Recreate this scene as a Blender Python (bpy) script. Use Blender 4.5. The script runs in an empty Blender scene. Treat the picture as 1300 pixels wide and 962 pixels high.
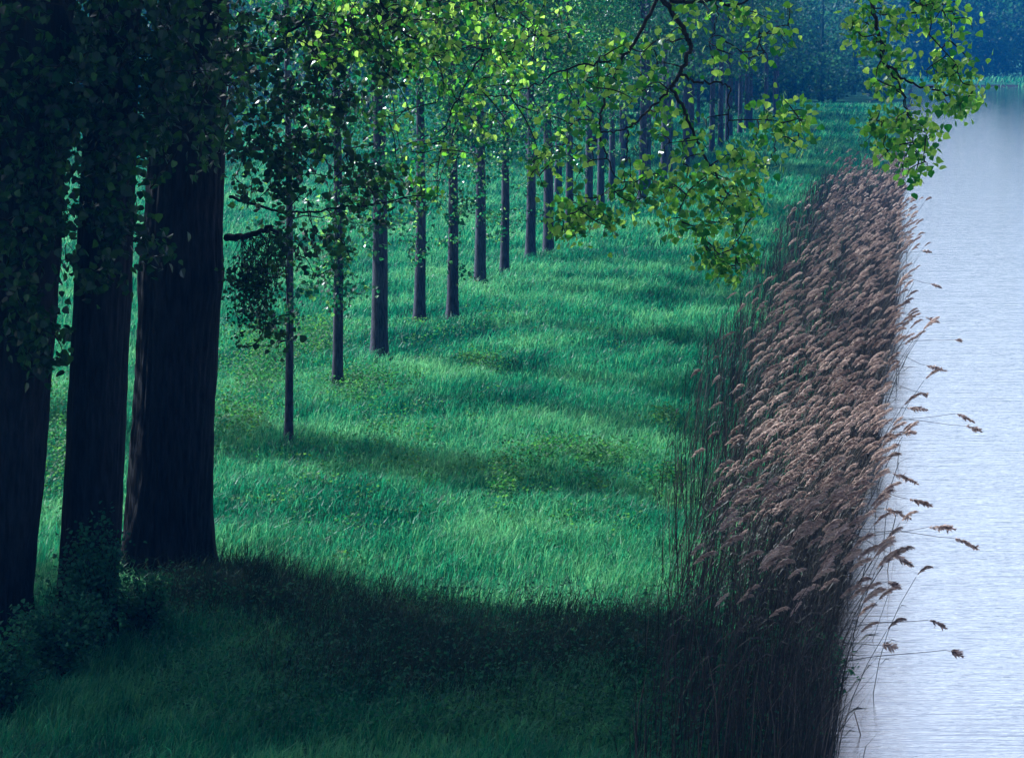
import bpy, math, random
import numpy as np
rng = np.random.default_rng(7)
random.seed(7)
S = bpy.context.scene
COL = S.collection
PI = math.pi
R = math.radians

# ------------------------------------------------------------------ camera
F, CX, CY, HZ, HCAM = 2850.0, 650.0, 481.0, 40.0, 7.0
PITCH = math.atan((CY - HZ) / F)
cp, sp = math.cos(PITCH), math.sin(PITCH)

def at(px, py, Y):
    """world point seen at a photo pixel, at distance Y down the canal"""
    a = (px - CX) / F
    b = -(py - CY) / F
    d = np.array([a, cp + b * sp, -sp + b * cp])
    return np.array([0, 0, HCAM]) + d * (Y / d[1])

def ground_at(px, py, z=0.0):
    a = (px - CX) / F
    b = -(py - CY) / F
    d = np.array([a, cp + b * sp, -sp + b * cp])
    return np.array([0, 0, HCAM]) + d * ((z - HCAM) / d[2])

cam = bpy.data.cameras.new('camera')
cam.lens = 36 * F / 1300
cam.sensor_width = 36
cam.clip_end = 6000
co = bpy.data.objects.new('camera', cam)
co.location = (0, 0, HCAM)
co.rotation_euler = (PI / 2 - PITCH, 0, 0)
COL.objects.link(co)
S.camera = co

# ------------------------------------------------------------------ noise helpers
def vnoise(x, y, seed=0):
    x = np.asarray(x, float); y = np.asarray(y, float)
    xi = np.floor(x).astype(np.int64); yi = np.floor(y).astype(np.int64)
    xf = x - xi; yf = y - yi
    xf = xf * xf * (3 - 2 * xf); yf = yf * yf * (3 - 2 * yf)
    def h(a, b):
        n = (a * 374761393 + b * 668265263 + seed * 1442695041) & 0x7fffffff
        n = ((n ^ (n >> 13)) * 1274126177) & 0x7fffffff
        return ((n ^ (n >> 16)) & 0xffff) / 65535.0
    return (h(xi, yi) * (1 - xf) + h(xi + 1, yi) * xf) * (1 - yf) + (h(xi, yi + 1) * (1 - xf) + h(xi + 1, yi + 1) * xf) * yf

def norm(v):
    return v / (np.linalg.norm(v, axis=-1, keepdims=True) + 1e-9)

# ------------------------------------------------------------------ mesh building
def build(name, V, polys, mat, parent=None, rnd=None, smooth=False, link=True):
    """polys: list of int arrays (M,k)"""
    me = bpy.data.meshes.new(name)
    V = np.asarray(V, np.float32).reshape(-1, 3)
    polys = [np.asarray(p, np.int32) for p in polys if len(p)]
    me.vertices.add(len(V)); me.vertices.foreach_set('co', V.ravel())
    nl = sum(p.size for p in polys); nf = sum(len(p) for p in polys)
    me.loops.add(nl); me.polygons.add(nf)
    me.loops.foreach_set('vertex_index', np.concatenate([p.ravel() for p in polys]))
    st = []; o = 0
    for p in polys:
        st.append(o + np.arange(len(p)) * p.shape[1]); o += p.size
    me.polygons.foreach_set('loop_start', np.concatenate(st).astype(np.int32))
    if smooth:
        me.polygons.foreach_set('use_smooth', np.ones(nf, bool))
    else:
        me.polygons.foreach_set('use_smooth', np.zeros(nf, bool))
    me.update(calc_edges=True)
    if rnd is not None:
        at_ = me.attributes.new('rnd', 'FLOAT', 'FACE')
        at_.data.foreach_set('value', np.concatenate([np.asarray(r, np.float32) for r in rnd]))
    me.materials.append(mat)
    if not link:
        return me
    ob = bpy.data.objects.new(name, me)
    COL.objects.link(ob)
    if parent is not None:
        ob.parent = parent
    return ob

class Bag:
    """collects tubes and leaves for one mesh"""
    def __init__(s):
        s.V = []; s.P = {}; s.Rn = {}; s.n = 0
    def add(s, V, P, rnd=None):
        V = np.asarray(V, float).reshape(-1, 3)
        for p in (P if isinstance(P, list) else [P]):
            p = np.asarray(p, np.int64)
            if not len(p): continue
            k = p.shape[1]
            s.P.setdefault(k, []).append(p + s.n)
            r = rng.random(len(p)) if rnd is None else (np.full(len(p), rnd) if np.isscalar(rnd) else rnd)
            s.Rn.setdefault(k, []).append(r)
        s.V.append(V); s.n += len(V)
    def build(s, name, mat, parent=None, smooth=False, link=True, origin=None):
        V = np.concatenate(s.V)
        if origin is not None: V = V - np.asarray(origin)
        ks = sorted(s.P)
        return build(name, V, [np.concatenate(s.P[k]) for k in ks], mat, parent, [np.concatenate(s.Rn[k]) for k in ks], smooth, link)

def tube(bag, pts, rad, seg=6, rnd=0.5, cap=True, disp=None):
    pts = np.asarray(pts, float); n = len(pts)
    rad = np.broadcast_to(np.asarray(rad, float), (n,))
    t = norm(np.gradient(pts, axis=0))
    ref = np.array([0.0, 1.0, 0.0]) if abs(t[0][1]) < 0.9 else np.array([1.0, 0, 0])
    a = norm(np.cross(t, ref)); b = np.cross(t, a)
    th = np.arange(seg) / seg * 2 * PI
    r = rad[:, None] * np.ones(seg)[None]
    if disp is not None: r = r * (1 + disp)
    V = pts[:, None] + r[..., None] * (np.cos(th)[None, :, None] * a[:, None] + np.sin(th)[None, :, None] * b[:, None])
    i = np.arange(n - 1)[:, None] * seg; j = np.arange(seg)[None]
    Q = np.stack([i + j, i + (j + 1) % seg, i + seg + (j + 1) % seg, i + seg + j], -1).reshape(-1, 4)
    P = [Q]
    if cap: P.append(((n - 1) * seg + np.arange(seg))[None])
    bag.add(V, P, rnd)

def smooth_path(pts, n=8, wob=0.0):
    """catmull-rom through points"""
    P = np.asarray(pts, float)
    P = np.vstack([2 * P[0] - P[1], P, 2 * P[-1] - P[-2]])
    out = []
    for i in range(1, len(P) - 2):
        for t in np.linspace(0, 1, n, endpoint=False):
            out.append(0.5 * ((2 * P[i]) + (-P[i - 1] + P[i + 1]) * t + (2 * P[i - 1] - 5 * P[i] + 4 * P[i + 1] - P[i + 2]) * t * t + (-P[i - 1] + 3 * P[i] - 3 * P[i + 1] + P[i + 2]) * t ** 3))
    out.append(P[-2])
    out = np.array(out)
    if wob:
        out[1:-1] += rng.normal(0, wob, (len(out) - 2, 3))
    return out

LEAF_A = np.array([[0, 0, 0], [.42, .12, .06], [.46, .42, .10], [0, 1, 0], [-.46, .42, .10], [-.42, .12, .06]])
LEAF_Q = np.array([[0, 1, 2, 3], [0, 3, 4, 5]])
LEAF_D = np.array([[0, 0, 0], [.42, .4, 0.04], [0, 1, 0], [-.42, .4, 0.04]])

def leaves(bag, C, size, simple=False, droop=0.6, upn=0.0, rnd=None):
    """scatter leaf blades at C"""
    n = len(C)
    if n == 0: return
    size = np.broadcast_to(np.asarray(size, float), (n,)) * rng.uniform(.65, 1.25, n)
    v = norm(rng.normal(0, 1, (n, 3)) + np.array([0.15, 0, -droop]))          # towards the tip
    w = norm(np.cross(v, rng.normal(0, 1, (n, 3)) + np.array([0, 0, 0.01])))
    nn = np.cross(w, v)
    if upn:
        s = np.sign(nn[:, 2:3]); nn = norm(nn * s + np.array([0, 0, upn])); w = norm(np.cross(v, nn)); v = np.cross(nn, w)
    T = LEAF_D if simple else LEAF_A
    V = C[:, None] + size[:, None, None] * (T[None, :, :1] * w[:, None] + T[None, :, 1:2] * v[:, None] + T[None, :, 2:] * nn[:, None])
    k = len(T)
    Q = (np.array([[0, 1, 2, 3]]) if simple else LEAF_Q)
    P = (np.arange(n)[:, None, None] * k + Q[None]).reshape(-1, 4)
    rr = rng.random(n) if rnd is None else np.clip(rnd + rng.normal(0, .12, n), 0, 1)
    bag.add(V, P, np.repeat(rr, len(Q)))

# ------------------------------------------------------------------ materials
def new_mat(name):
    m = bpy.data.materials.new(name); m.use_nodes = True
    nt = m.node_tree; nt.nodes.clear()
    return m, nt, nt.nodes.new, nt.links.new

def ramp(nt, cols, pos=None):
    r = nt.nodes.new('ShaderNodeValToRGB')
    cr = r.color_ramp
    while len(cr.elements) < len(cols): cr.elements.new(0.5)
    for i, c in enumerate(cols):
        cr.elements[i].position = pos[i] if pos else i / (len(cols) - 1)
        cr.elements[i].color = (*c, 1)
    return r

def leaf_mat(name, cols, trans, mix=0.5, rough=0.35, spec=0.5, patch=0.0, pos=None):
    m, nt, N, L = new_mat(name)
    a = N('ShaderNodeAttribute'); a.attribute_name = 'rnd'
    fac = a.outputs['Fac']
    if patch:
        g = N('ShaderNodeNewGeometry'); nz = N('ShaderNodeTexNoise'); nz.inputs['Scale'].default_value = patch; nz.inputs['Detail'].default_value = 3
        L(g.outputs['Position'], nz.inputs['Vector'])
        mm = N('ShaderNodeMath'); mm.operation = 'MULTIPLY_ADD'; L(nz.outputs['Fac'], mm.inputs[0]); mm.inputs[1].default_value = 2.0; mm.inputs[2].default_value = -1.0
        ad = N('ShaderNodeMath'); ad.operation = 'ADD'; ad.use_clamp = True; L(mm.outputs[0], ad.inputs[0]); L(a.outputs['Fac'], ad.inputs[1]); fac = ad.outputs[0]
    r1 = ramp(nt, cols, pos); r2 = ramp(nt, trans, pos)
    L(fac, r1.inputs[0]); L(fac, r2.inputs[0])
    p = N('ShaderNodeBsdfPrincipled'); p.inputs['Roughness'].default_value = rough; p.inputs['Specular IOR Level'].default_value = spec
    L(r1.outputs[0], p.inputs['Base Color'])
    t = N('ShaderNodeBsdfTranslucent'); L(r2.outputs[0], t.inputs['Color'])
    x = N('ShaderNodeMixShader'); x.inputs[0].default_value = mix
    L(p.outputs[0], x.inputs[1]); L(t.outputs[0], x.inputs[2])
    o = N('ShaderNodeOutputMaterial'); L(x.outputs[0], o.inputs[0])
    return m

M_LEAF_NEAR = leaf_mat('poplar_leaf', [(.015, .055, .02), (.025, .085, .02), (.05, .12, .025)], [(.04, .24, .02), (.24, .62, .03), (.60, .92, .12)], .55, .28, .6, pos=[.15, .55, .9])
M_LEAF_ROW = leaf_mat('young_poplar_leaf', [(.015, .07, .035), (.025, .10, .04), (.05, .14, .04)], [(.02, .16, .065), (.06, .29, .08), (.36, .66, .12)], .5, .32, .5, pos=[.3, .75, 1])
M_LEAF_DARK = leaf_mat('shaded_poplar_leaf', [(.007, .022, .012), (.012, .038, .016), (.03, .075, .02)], [(.01, .045, .01), (.03, .10, .015), (.09, .24, .02)], .4, .3, .5)  # darker copy of the poplar leaf, with the shade put into its colour
M_LEAF_FAR = leaf_mat('far_leaf', [(.015, .06, .04), (.02, .08, .05), (.035, .11, .05)], [(.02, .10, .05), (.04, .16, .06), (.08, .22, .06)], .4, .6, .2)
M_GRASS = leaf_mat('grass_blade', [(.006, .055, .035), (.02, .15, .078), (.09, .29, .13)], [(.008, .10, .06), (.045, .34, .145), (.24, .58, .22)], .45, .42, .35, patch=0.35)
M_WEED = leaf_mat('weed_leaf', [(.015, .09, .035), (.03, .14, .04), (.06, .18, .04)], [(.03, .2, .04), (.08, .32, .05), (.18, .42, .06)], .45, .6, .2)
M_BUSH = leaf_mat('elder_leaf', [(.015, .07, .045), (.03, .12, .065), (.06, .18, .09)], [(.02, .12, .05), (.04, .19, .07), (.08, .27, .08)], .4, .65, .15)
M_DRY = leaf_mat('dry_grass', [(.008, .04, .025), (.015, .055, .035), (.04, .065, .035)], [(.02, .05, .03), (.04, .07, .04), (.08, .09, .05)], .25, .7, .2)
M_STALK = leaf_mat('reed_stalk', [(.012, .018, .016), (.04, .036, .032), (.24, .18, .14)], [(.03, .035, .025), (.07, .06, .045), (.16, .12, .09)], .15, .6, .3)
M_PLUME = leaf_mat('reed_plume', [(.15, .10, .085), (.48, .345, .29), (.86, .68, .60)], [(.17, .12, .10), (.50, .39, .33), (.82, .69, .60)], .36, .7, .2)

def bark_mat(name, c1, c2, sc=6.0, bump=0.6):
    m, nt, N, L = new_mat(name)
    tc = N('ShaderNodeTexCoord'); mp = N('ShaderNodeMapping'); mp.inputs['Scale'].default_value = (sc, sc, sc * .16)
    L(tc.outputs['Object'], mp.inputs['Vector'])
    nz = N('ShaderNodeTexNoise'); nz.inputs['Scale'].default_value = 2.2; nz.inputs['Detail'].default_value = 7; nz.inputs['Roughness'].default_value = .65
    L(mp.outputs[0], nz.inputs['Vector'])
    n2 = N('ShaderNodeTexNoise'); n2.inputs['Scale'].default_value = 1.3; n2.inputs['Detail'].default_value = 3; L(tc.outputs['Object'], n2.inputs['Vector'])
    r = ramp(nt, [c1, c2], [.36, .66]); L(nz.outputs['Fac'], r.inputs[0])
    mx = N('ShaderNodeMixRGB'); mx.blend_type = 'MULTIPLY'; mx.inputs[0].default_value = .6
    r2 = ramp(nt, [(.45, .5, .5), (1, 1, 1)], [.35, .65]); L(n2.outputs['Fac'], r2.inputs[0])
    L(r.outputs[0], mx.inputs[1]); L(r2.outputs[0], mx.inputs[2])
    p = N('ShaderNodeBsdfPrincipled'); p.inputs['Roughness'].default_value = .85; p.inputs['Specular IOR Level'].default_value = .2
    L(mx.outputs[0], p.inputs['Base Color'])
    b = N('ShaderNodeBump'); b.inputs['Strength'].default_value = bump; b.inputs['Distance'].default_value = .03
    L(nz.outputs['Fac'], b.inputs['Height']); L(b.outputs[0], p.inputs['Normal'])
    o = N('ShaderNodeOutputMaterial'); L(p.outputs[0], o.inputs[0])
    return m
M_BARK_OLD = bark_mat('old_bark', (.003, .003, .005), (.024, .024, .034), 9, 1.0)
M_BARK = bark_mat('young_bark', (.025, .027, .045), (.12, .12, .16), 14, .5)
M_TWIG = bark_mat('twig_bark', (.008, .008, .008), (.03, .027, .025), 20, .3)

def ground_mat():
    m, nt, N, L = new_mat('meadow_soil')
    g = N('ShaderNodeNewGeometry')
    nz = N('ShaderNodeTexNoise'); nz.inputs['Scale'].default_value = 1.7; nz.inputs['Detail'].default_value = 8; L(g.outputs['Position'], nz.inputs['Vector'])
    r = ramp(nt, [(.012, .05, .03), (.02, .10, .05), (.03, .13, .055)], [.3, .5, .7]); L(nz.outputs['Fac'], r.inputs[0])
    p = N('ShaderNodeBsdfPrincipled'); p.inputs['Roughness'].default_value = .9; p.inputs['Specular IOR Level'].default_value = .1
    sx = N('ShaderNodeSeparateXYZ'); L(g.outputs['Position'], sx.inputs[0])     # ground colour turns near-black below the bank's edge
    mr = N('ShaderNodeMapRange'); mr.inputs['From Min'].default_value = -.03; mr.inputs['From Max'].default_value = -.12; L(sx.outputs['Z'], mr.inputs['Value'])
    mm = N('ShaderNodeMixRGB'); L(mr.outputs[0], mm.inputs[0]); L(r.outputs[0], mm.inputs[1]); mm.inputs[2].default_value = (.018, .016, .014, 1)
    L(mm.outputs[0], p.inputs['Base Color'])
    b = N('ShaderNodeBump'); b.inputs['Strength'].default_value = .8; b.inputs['Distance'].default_value = .1
    n2 = N('ShaderNodeTexNoise'); n2.inputs['Scale'].default_value = 9; n2.inputs['Detail'].default_value = 5; L(g.outputs['Position'], n2.inputs['Vector'])
    L(n2.outputs['Fac'], b.inputs['Height']); L(b.outputs[0], p.inputs['Normal'])
    o = N('ShaderNodeOutputMaterial'); L(p.outputs[0], o.inputs[0])
    return m

def water_mat():
    m, nt, N, L = new_mat('lake_water')
    g = N('ShaderNodeNewGeometry')
    def wavenoise(sx, sy, scale, det, rot=0.0):
        mp = N('ShaderNodeMapping'); mp.inputs['Scale'].default_value = (sx, sy, 1); mp.inputs['Rotation'].default_value = (0, 0, rot)
        L(g.outputs['Position'], mp.inputs['Vector'])
        n = N('ShaderNodeTexNoise'); n.inputs['Scale'].default_value = scale; n.inputs['Detail'].default_value = det; n.inputs['Roughness'].default_value = .6
        L(mp.outputs[0], n.inputs['Vector']); return n
    a = wavenoise(.45, 6.0, 1.7, 4, .02)
    c = wavenoise(.3, 2.2, .8, 3, -.05)
    ad = N('ShaderNodeMath'); ad.operation = 'MULTIPLY_ADD'; L(c.outputs['Fac'], ad.inputs[0]); ad.inputs[1].default_value = .9; L(a.outputs['Fac'], ad.inputs[2])
    b = N('ShaderNodeBump'); b.inputs['Strength'].default_value = .7; b.inputs['Distance'].default_value = .018
    L(ad.outputs[0], b.inputs['Height'])
    p = N('ShaderNodeBsdfPrincipled')
    p.inputs['Base Color'].default_value = (.97, .93, .93, 1)
    p.inputs['Metallic'].default_value = .985
    p.inputs['Roughness'].default_value = .07
    p.inputs['IOR'].default_value = 1.333
    p.inputs['Specular IOR Level'].default_value = .5
    L(b.outputs[0], p.inputs['Normal'])
    o = N('ShaderNodeOutputMaterial'); L(p.outputs[0], o.inputs[0])
    return m

# ------------------------------------------------------------------ tags
def tag(o, label=None, cat=None, group=None, kind=None):
    if label: o['label'] = label
    if cat: o['category'] = cat
    if group: o['group'] = group
    if kind: o['kind'] = kind
    return o

def empty(name, loc):
    o = bpy.data.objects.new(name, None); COL.objects.link(o); o.location = loc; o.empty_display_size = .3
    return o

# ------------------------------------------------------------------ terrain
def bank_x(Y):           # x of the water's edge
    Y = np.asarray(Y, float)
    return np.interp(Y, [-400, 24, 30, 42, 60, 75, 5000], [3.12 - 424 * .178, 3.12, 4.25, 6.8, 9.98, 12.6, 12.6 + 4925 * .178]) + .6 * (vnoise(Y * .2, Y * 0, 5) - .5) + .15 * (vnoise(Y * 1.1, Y * 0, 6) - .5)
def reed_left(Y):
    Y = np.asarray(Y, float)
    return bank_x(Y) - np.interp(Y, [18, 25, 40, 75, 100], [1.3, 1.7, 3.35, 3.8, 3.3]) - .5 * (vnoise(Y * .4, Y * 0, 9) - .5)
SHORE = 300.0
def ground_z(X, Y):
    d = X - bank_x(Y)
    z = np.where(d < 0, 0.0, -1.5 * np.clip(d / 1.2, 0, 1))
    z = z - .25 * np.clip(1 + d / .6, 0, 1) * (d < 0)
    far = np.clip((Y - SHORE - 2 * (vnoise(X * .05, X * 0, 3) - .5)) / 4, 0, 1)
    z = z * (1 - far) + 0.25 * far
    return z + .10 * (vnoise(X * .35, Y * .2, 2) - .5) * (d < -1)

gx = np.unique(np.concatenate([np.linspace(-2500, -60, 24), np.linspace(-60, 60, 121), np.linspace(60, 2500, 30)]))
gy = np.unique(np.concatenate([np.linspace(-300, 10, 12), np.linspace(10, 120, 111), np.linspace(120, 330, 60), np.linspace(330, 5000, 20)]))
# a sheet whose columns follow the bank line
GX, GY = np.meshgrid(gx, gy)
shift = bank_x(GY)
GX = GX + np.where(np.abs(GX) < 1000, shift, shift * 0)
fine = (np.abs(gx) < 60)
Vg = np.stack([GX, GY, ground_z(GX, GY)], -1).reshape(-1, 3)
ny, nx = GX.shape
ii = (np.arange(ny - 1)[:, None] * nx + np.arange(nx - 1)[None]).ravel()
ground = build('ground', Vg, [np.stack([ii, ii + 1, ii + nx + 1, ii + nx], -1)], ground_mat(), smooth=True)
tag(ground, kind='structure')

wv = [(bank_x(20) - 60, -200, -.3), (900, -200, -.3), (900, SHORE + 6, -.3), (-60, SHORE + 6, -.3)]
water = build('water', np.array([(-60, -200, -.3), (1200, -200, -.3), (1200, SHORE + 6, -.3), (-60, SHORE + 6, -.3)]), [np.array([[0, 1, 2, 3]])], water_mat())
tag(water, kind='structure')

# ------------------------------------------------------------------ grass
def blades(bag, X, Y, Z, h, w, lean, rnd):
    n = len(X)
    ang = rng.uniform(0, 2 * PI, n)
    wx = np.cos(ang) * w / 2; wy = np.sin(ang) * w / 2 * .6
    # bends over with the wind, mostly to the right
    la = rng.normal(0, 1.3, n)
    lx = np.cos(la) * lean * h; ly = np.sin(la) * lean * h
    B = np.stack([X, Y, Z - .02], -1)
    side = np.stack([wx, wy, 0 * wx], -1)
    m = B + np.stack([lx * .35, ly * .35, h * .62], -1)
    t = B + np.stack([lx, ly, h * (1 - .35 * lean)], -1)
    V = np.stack([B - side, B + side, m + side * .8, m - side * .8, t], 1)
    i = np.arange(n)[:, None] * 5
    bag.add(V, [i + np.array([[0, 1, 2, 3]])], rnd)
    # tip triangles share the same vertices
    bag.P.setdefault(3, []).append(i + np.array([[3, 2, 4]]) + (bag.n - 5 * n)); bag.Rn.setdefault(3, []).append(rnd)

gb = Bag()
for (y0, y1, dens, w, hh) in [(18, 30, 900, .012, .34), (30, 46, 560, .015, .33), (46, 72, 240, .022, .36), (72, 120, 80, .036, .42), (120, 215, 24, .07, .5)]:
    xl = lambda Y: -.245 * Y - 1.5
    area = (y1 - y0) * (bank_x((y0 + y1) / 2) - xl((y0 + y1) / 2))
    n = int(area * dens)
    Y = rng.uniform(y0, y1, n); u = rng.random(n)
    X = xl(Y) + u * (bank_x(Y) - .5 - xl(Y))
    keep = (X < reed_left(Y) + .8) | (rng.random(n) < .35)
    keep &= (X > -75)
    X, Y = X[keep], Y[keep]
    cl = vnoise(X * 1.3, Y * .9, 11) * .6 + vnoise(X * 4, Y * 3, 12) * .4
    k2 = rng.random(len(X)) < .35 + .9 * cl
    X, Y, cl = X[k2], Y[k2], cl[k2]
    h = hh * (.35 + 1.1 * cl) * rng.uniform(.6, 1.3, len(X))
    rn = np.clip(vnoise(X * .5, Y * .35, 21) * .55 + rng.normal(.22, .2, len(X)), 0, 1)
    blades(gb, X, Y, ground_z(X, Y), h, w * rng.uniform(.6, 1.4, len(X)), rng.uniform(.2, .9, len(X)), rn)
# bank at the far end, before the shore wood
n = 9000
X = rng.uniform(-20, 260, n); Y = rng.uniform(SHORE + 1, SHORE + 22, n)
blades(gb, X, Y, ground_z(X, Y), rng.uniform(.4, 1.0, n), .22, rng.uniform(.2, .7, n), rng.random(n))
tag(gb.build('grass', M_GRASS), 'long wind-bent green grass covering the meadow', 'grass', kind='stuff')

# dry, dark old grass in the shade
db = Bag()
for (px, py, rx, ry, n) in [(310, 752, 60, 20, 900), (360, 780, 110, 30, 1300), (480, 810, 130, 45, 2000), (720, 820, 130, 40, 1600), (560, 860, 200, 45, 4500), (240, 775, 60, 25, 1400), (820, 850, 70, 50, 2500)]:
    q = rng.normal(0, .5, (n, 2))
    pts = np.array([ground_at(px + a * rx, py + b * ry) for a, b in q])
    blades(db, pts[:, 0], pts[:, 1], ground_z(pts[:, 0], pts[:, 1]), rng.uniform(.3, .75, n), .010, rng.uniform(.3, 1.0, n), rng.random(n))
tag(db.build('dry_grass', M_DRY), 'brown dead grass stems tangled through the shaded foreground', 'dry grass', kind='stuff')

# low leafy undergrowth in the shade
ub = Bag()
for k in range(620):
    px = rng.uniform(200, 870); py = 765 + rng.random() * 170 + .05 * (px - 230)
    g = ground_at(px, py); hh = rng.uniform(.2, .6); k2 = 34
    c = g + rng.normal(0, 1, (k2, 3)) * np.array([.14, .14, 0]) + np.stack([np.zeros(k2), np.zeros(k2), hh * rng.random(k2) ** .7], -1)
    leaves(ub, c, rng.uniform(.03, .055), simple=True, upn=.5)
for k in range(260):                      # green growth low among the nearest reeds
    y = rng.uniform(20, 27); x = rng.uniform(float(reed_left(y)), float(bank_x(y)) + .1); k2 = 30
    c = np.array([x, y, 0]) + rng.normal(0, 1, (k2, 3)) * np.array([.12, .12, 0]) + np.stack([np.zeros(k2), np.zeros(k2), rng.uniform(.2, .8) * rng.random(k2)], -1)
    leaves(ub, c, rng.uniform(.03, .06), simple=True, upn=.4)
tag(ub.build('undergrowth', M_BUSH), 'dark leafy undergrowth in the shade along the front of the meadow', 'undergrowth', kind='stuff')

# leafy weeds
wb = Bag(); 
for (px, py, rx, ry, n, hz) in [(330, 470, 45, 40, 160, .5), (400, 445, 40, 25, 120, .5), (460, 500, 60, 22, 110, .4), (300, 540, 40, 30, 90, .4), (730, 585, 70, 13, 90, .35), (610, 470, 40, 12, 50, .35), (640, 640, 12, 26, 26, .6), (850, 620, 20, 8, 22, .4), (70, 560, 40, 90, 140, .5), (520, 570, 120, 70, 60, .35), (620, 430, 150, 40, 60, .35), (845, 545, 20, 10, 20, .4), (760, 650, 110, 50, 40, .3), (400, 640, 100, 60, 50, .3)]:
    q = rng.normal(0, .55, (n, 2))
    for a, b in q:
        g = ground_at(px + a * rx, py + b * ry)
        k = 26
        c = g + rng.normal(0, 1, (k, 3)) * np.array([.13, .13, 0]) + np.stack([np.zeros(k), np.zeros(k), rng.uniform(.1, hz, k)], -1)
        leaves(wb, c, .055, simple=True, upn=.8, rnd=rng.random())
tag(wb.build('weeds', M_WEED), 'broad-leaved green weeds scattered in patches among the grass', 'weeds', kind='stuff')

# ------------------------------------------------------------------ young poplars
def trunk_path(x, y, h, lean=(0, 0), wob=.03):
    t = np.concatenate([[0, .008, .018, .035], np.linspace(.07, 1, 13)]); n = len(t)
    P = np.stack([x + lean[0] * t * h + wob * np.sin(t * 7 + x), y + lean[1] * t * h + 0 * t, t * h - .1], -1)
    return P

def make_tree(d, H, z0, nb, nl, lsz, crad, shoots=0, simple=False, mats=(None, None), lean=(0, 0), seg=12, label=None, rleaf=None, dense_z=None):
    """returns (trunk Bag, crown Bag) in local coordinates"""
    tb, cb = Bag(), Bag()
    P = trunk_path(0, 0, H, lean)
    t = (P[:, 2] + .1) / H
    rad = d / 2 * (1 - .8 * t ** 1.1) * (1 + .5 * np.exp(-np.maximum(P[:, 2], 0) / .22))
    tube(tb, P, rad, seg)
    C = []
    for i in range(nb):
        z = z0 + (H * .95 - z0) * ((i + rng.random()) / nb) ** .66
        f = z / H
        p0 = np.array([np.interp(z, P[:, 2], P[:, 0]), np.interp(z, P[:, 2], P[:, 1]), z])
        a = i * 2.4 + rng.uniform(-.5, .5)
        L_ = crad * (1.1 - .65 * (z - z0) / (H - z0)) * rng.uniform(.75, 1.2)
        el = rng.uniform(.15, .9)
        dirn = np.array([math.cos(a) * math.cos(el), math.sin(a) * math.cos(el), math.sin(el)])
        q1 = p0 + dirn * L_ * .5 + np.array([0, 0, -.05 * L_]); q2 = p0 + dirn * L_ + np.array([.05, 0, -.22 * L_])
        pp = smooth_path([p0, q1, q2], 4, .02 * L_)
        r0 = max(.012, d * .12 * (1 - f * .6))
        tube(tb, pp, np.linspace(r0, .004, len(pp)), 5)
        m = max(4, nl // nb)
        for s in range(3):
            kk = m // 3
            u = rng.beta(2.8, 1.2, kk)
            idx = np.clip((u * (len(pp) - 1)).astype(int), 0, len(pp) - 1)
            off = rng.normal(0, 1, 3) * L_ * .12
            C.append(pp[idx] + off * u[:, None] + rng.normal(0, 1, (kk, 3)) * np.array([.16, .16, .14]) * L_ * (.6 + u[:, None] * .6))
    for i in range(shoots):
        z = rng.uniform(1.2, z0 + .6); a = rng.uniform(0, 2 * PI); L_ = rng.uniform(.4, 1.0)
        p0 = np.array([lean[0] * z, lean[1] * z, z]); dirn = np.array([math.cos(a), math.sin(a), rng.uniform(-.1, .8)])
        pp = smooth_path([p0, p0 + dirn * L_ * .5, p0 + dirn * L_ + np.array([0, 0, -.15])], 4, .02)
        tube(tb, pp, np.linspace(.008, .003, len(pp)), 4)
        kk = int(rng.uniform(25, 60))
        u = rng.random(kk); idx = (u * (len(pp) - 1)).astype(int)
        C.append(pp[idx] + rng.normal(0, .10, (kk, 3)))
    C = np.concatenate(C)
    leaves(cb, C, lsz, simple=simple)
    return tb, cb

def put_tree(name, loc, tb, cb, bark, leaf, tagargs):
    r = empty(name, loc)
    tag(r, *tagargs)
    tb.build('trunk', bark, r, smooth=True)
    cb.build('crown', leaf, r)
    return r

ordw = 'first second third fourth fifth sixth seventh eighth ninth tenth eleventh twelfth thirteenth'.split()
row = [(366, 567, 11, 0), (428, 500, 14, 0), (481, 460, 22, 0), (532, 412, 15, 2), (574, 408, 15, 0), (609, 367, 15, 0), (640, 353, 12, 1), (673, 332, 13, 1), (696, 328, 14, -3), (722, 308, 11, 0), (747, 288, 11, 0), (762, 272, 10, 0), (776, 263, 9, 1)]
looks = ['thin young poplar with a very slender stem', 'slim young poplar with yellowish shoots beside its stem', 'stoutest young poplar with a pale lit left edge', 'straight tall young poplar standing clear of its neighbours',
         'young poplar with its foot in long grass', 'young poplar with leafy shoots halfway up', 'narrow young poplar', 'straight bluish-trunked young poplar', 'young poplar standing close behind another', 'young poplar half hidden by hanging leaves',
         'slender hazy poplar', 'slender hazy poplar', 'slender hazy poplar']
GR = 'poplars in the row along the meadow'
for i, (px, py, w, ln) in enumerate(row):
    g = ground_at(px, py)
    D = g[1]
    d = w * D / F
    dlean = -(px - CX) / F * sp * .9 + ln * .003
    H = 12.5 + rng.uniform(-1, 1)
    z0 = 3.7 if i > 1 else 3.3
    nl = int(12000 - 300 * i) if i else 4200
    tb, cb = make_tree(d, H, z0, 26, nl, .086, 2.0, shoots=[8, 26, 10, 9, 16, 12, 10, 5, 4, 4, 3, 2, 2][i], lean=(dlean, 0), seg=16)
    put_tree('poplar_tree', g, tb, cb, M_BARK, M_LEAF_ROW, (f'{looks[i]}, {ordw[i]} in the row', 'tree', GR))

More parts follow.
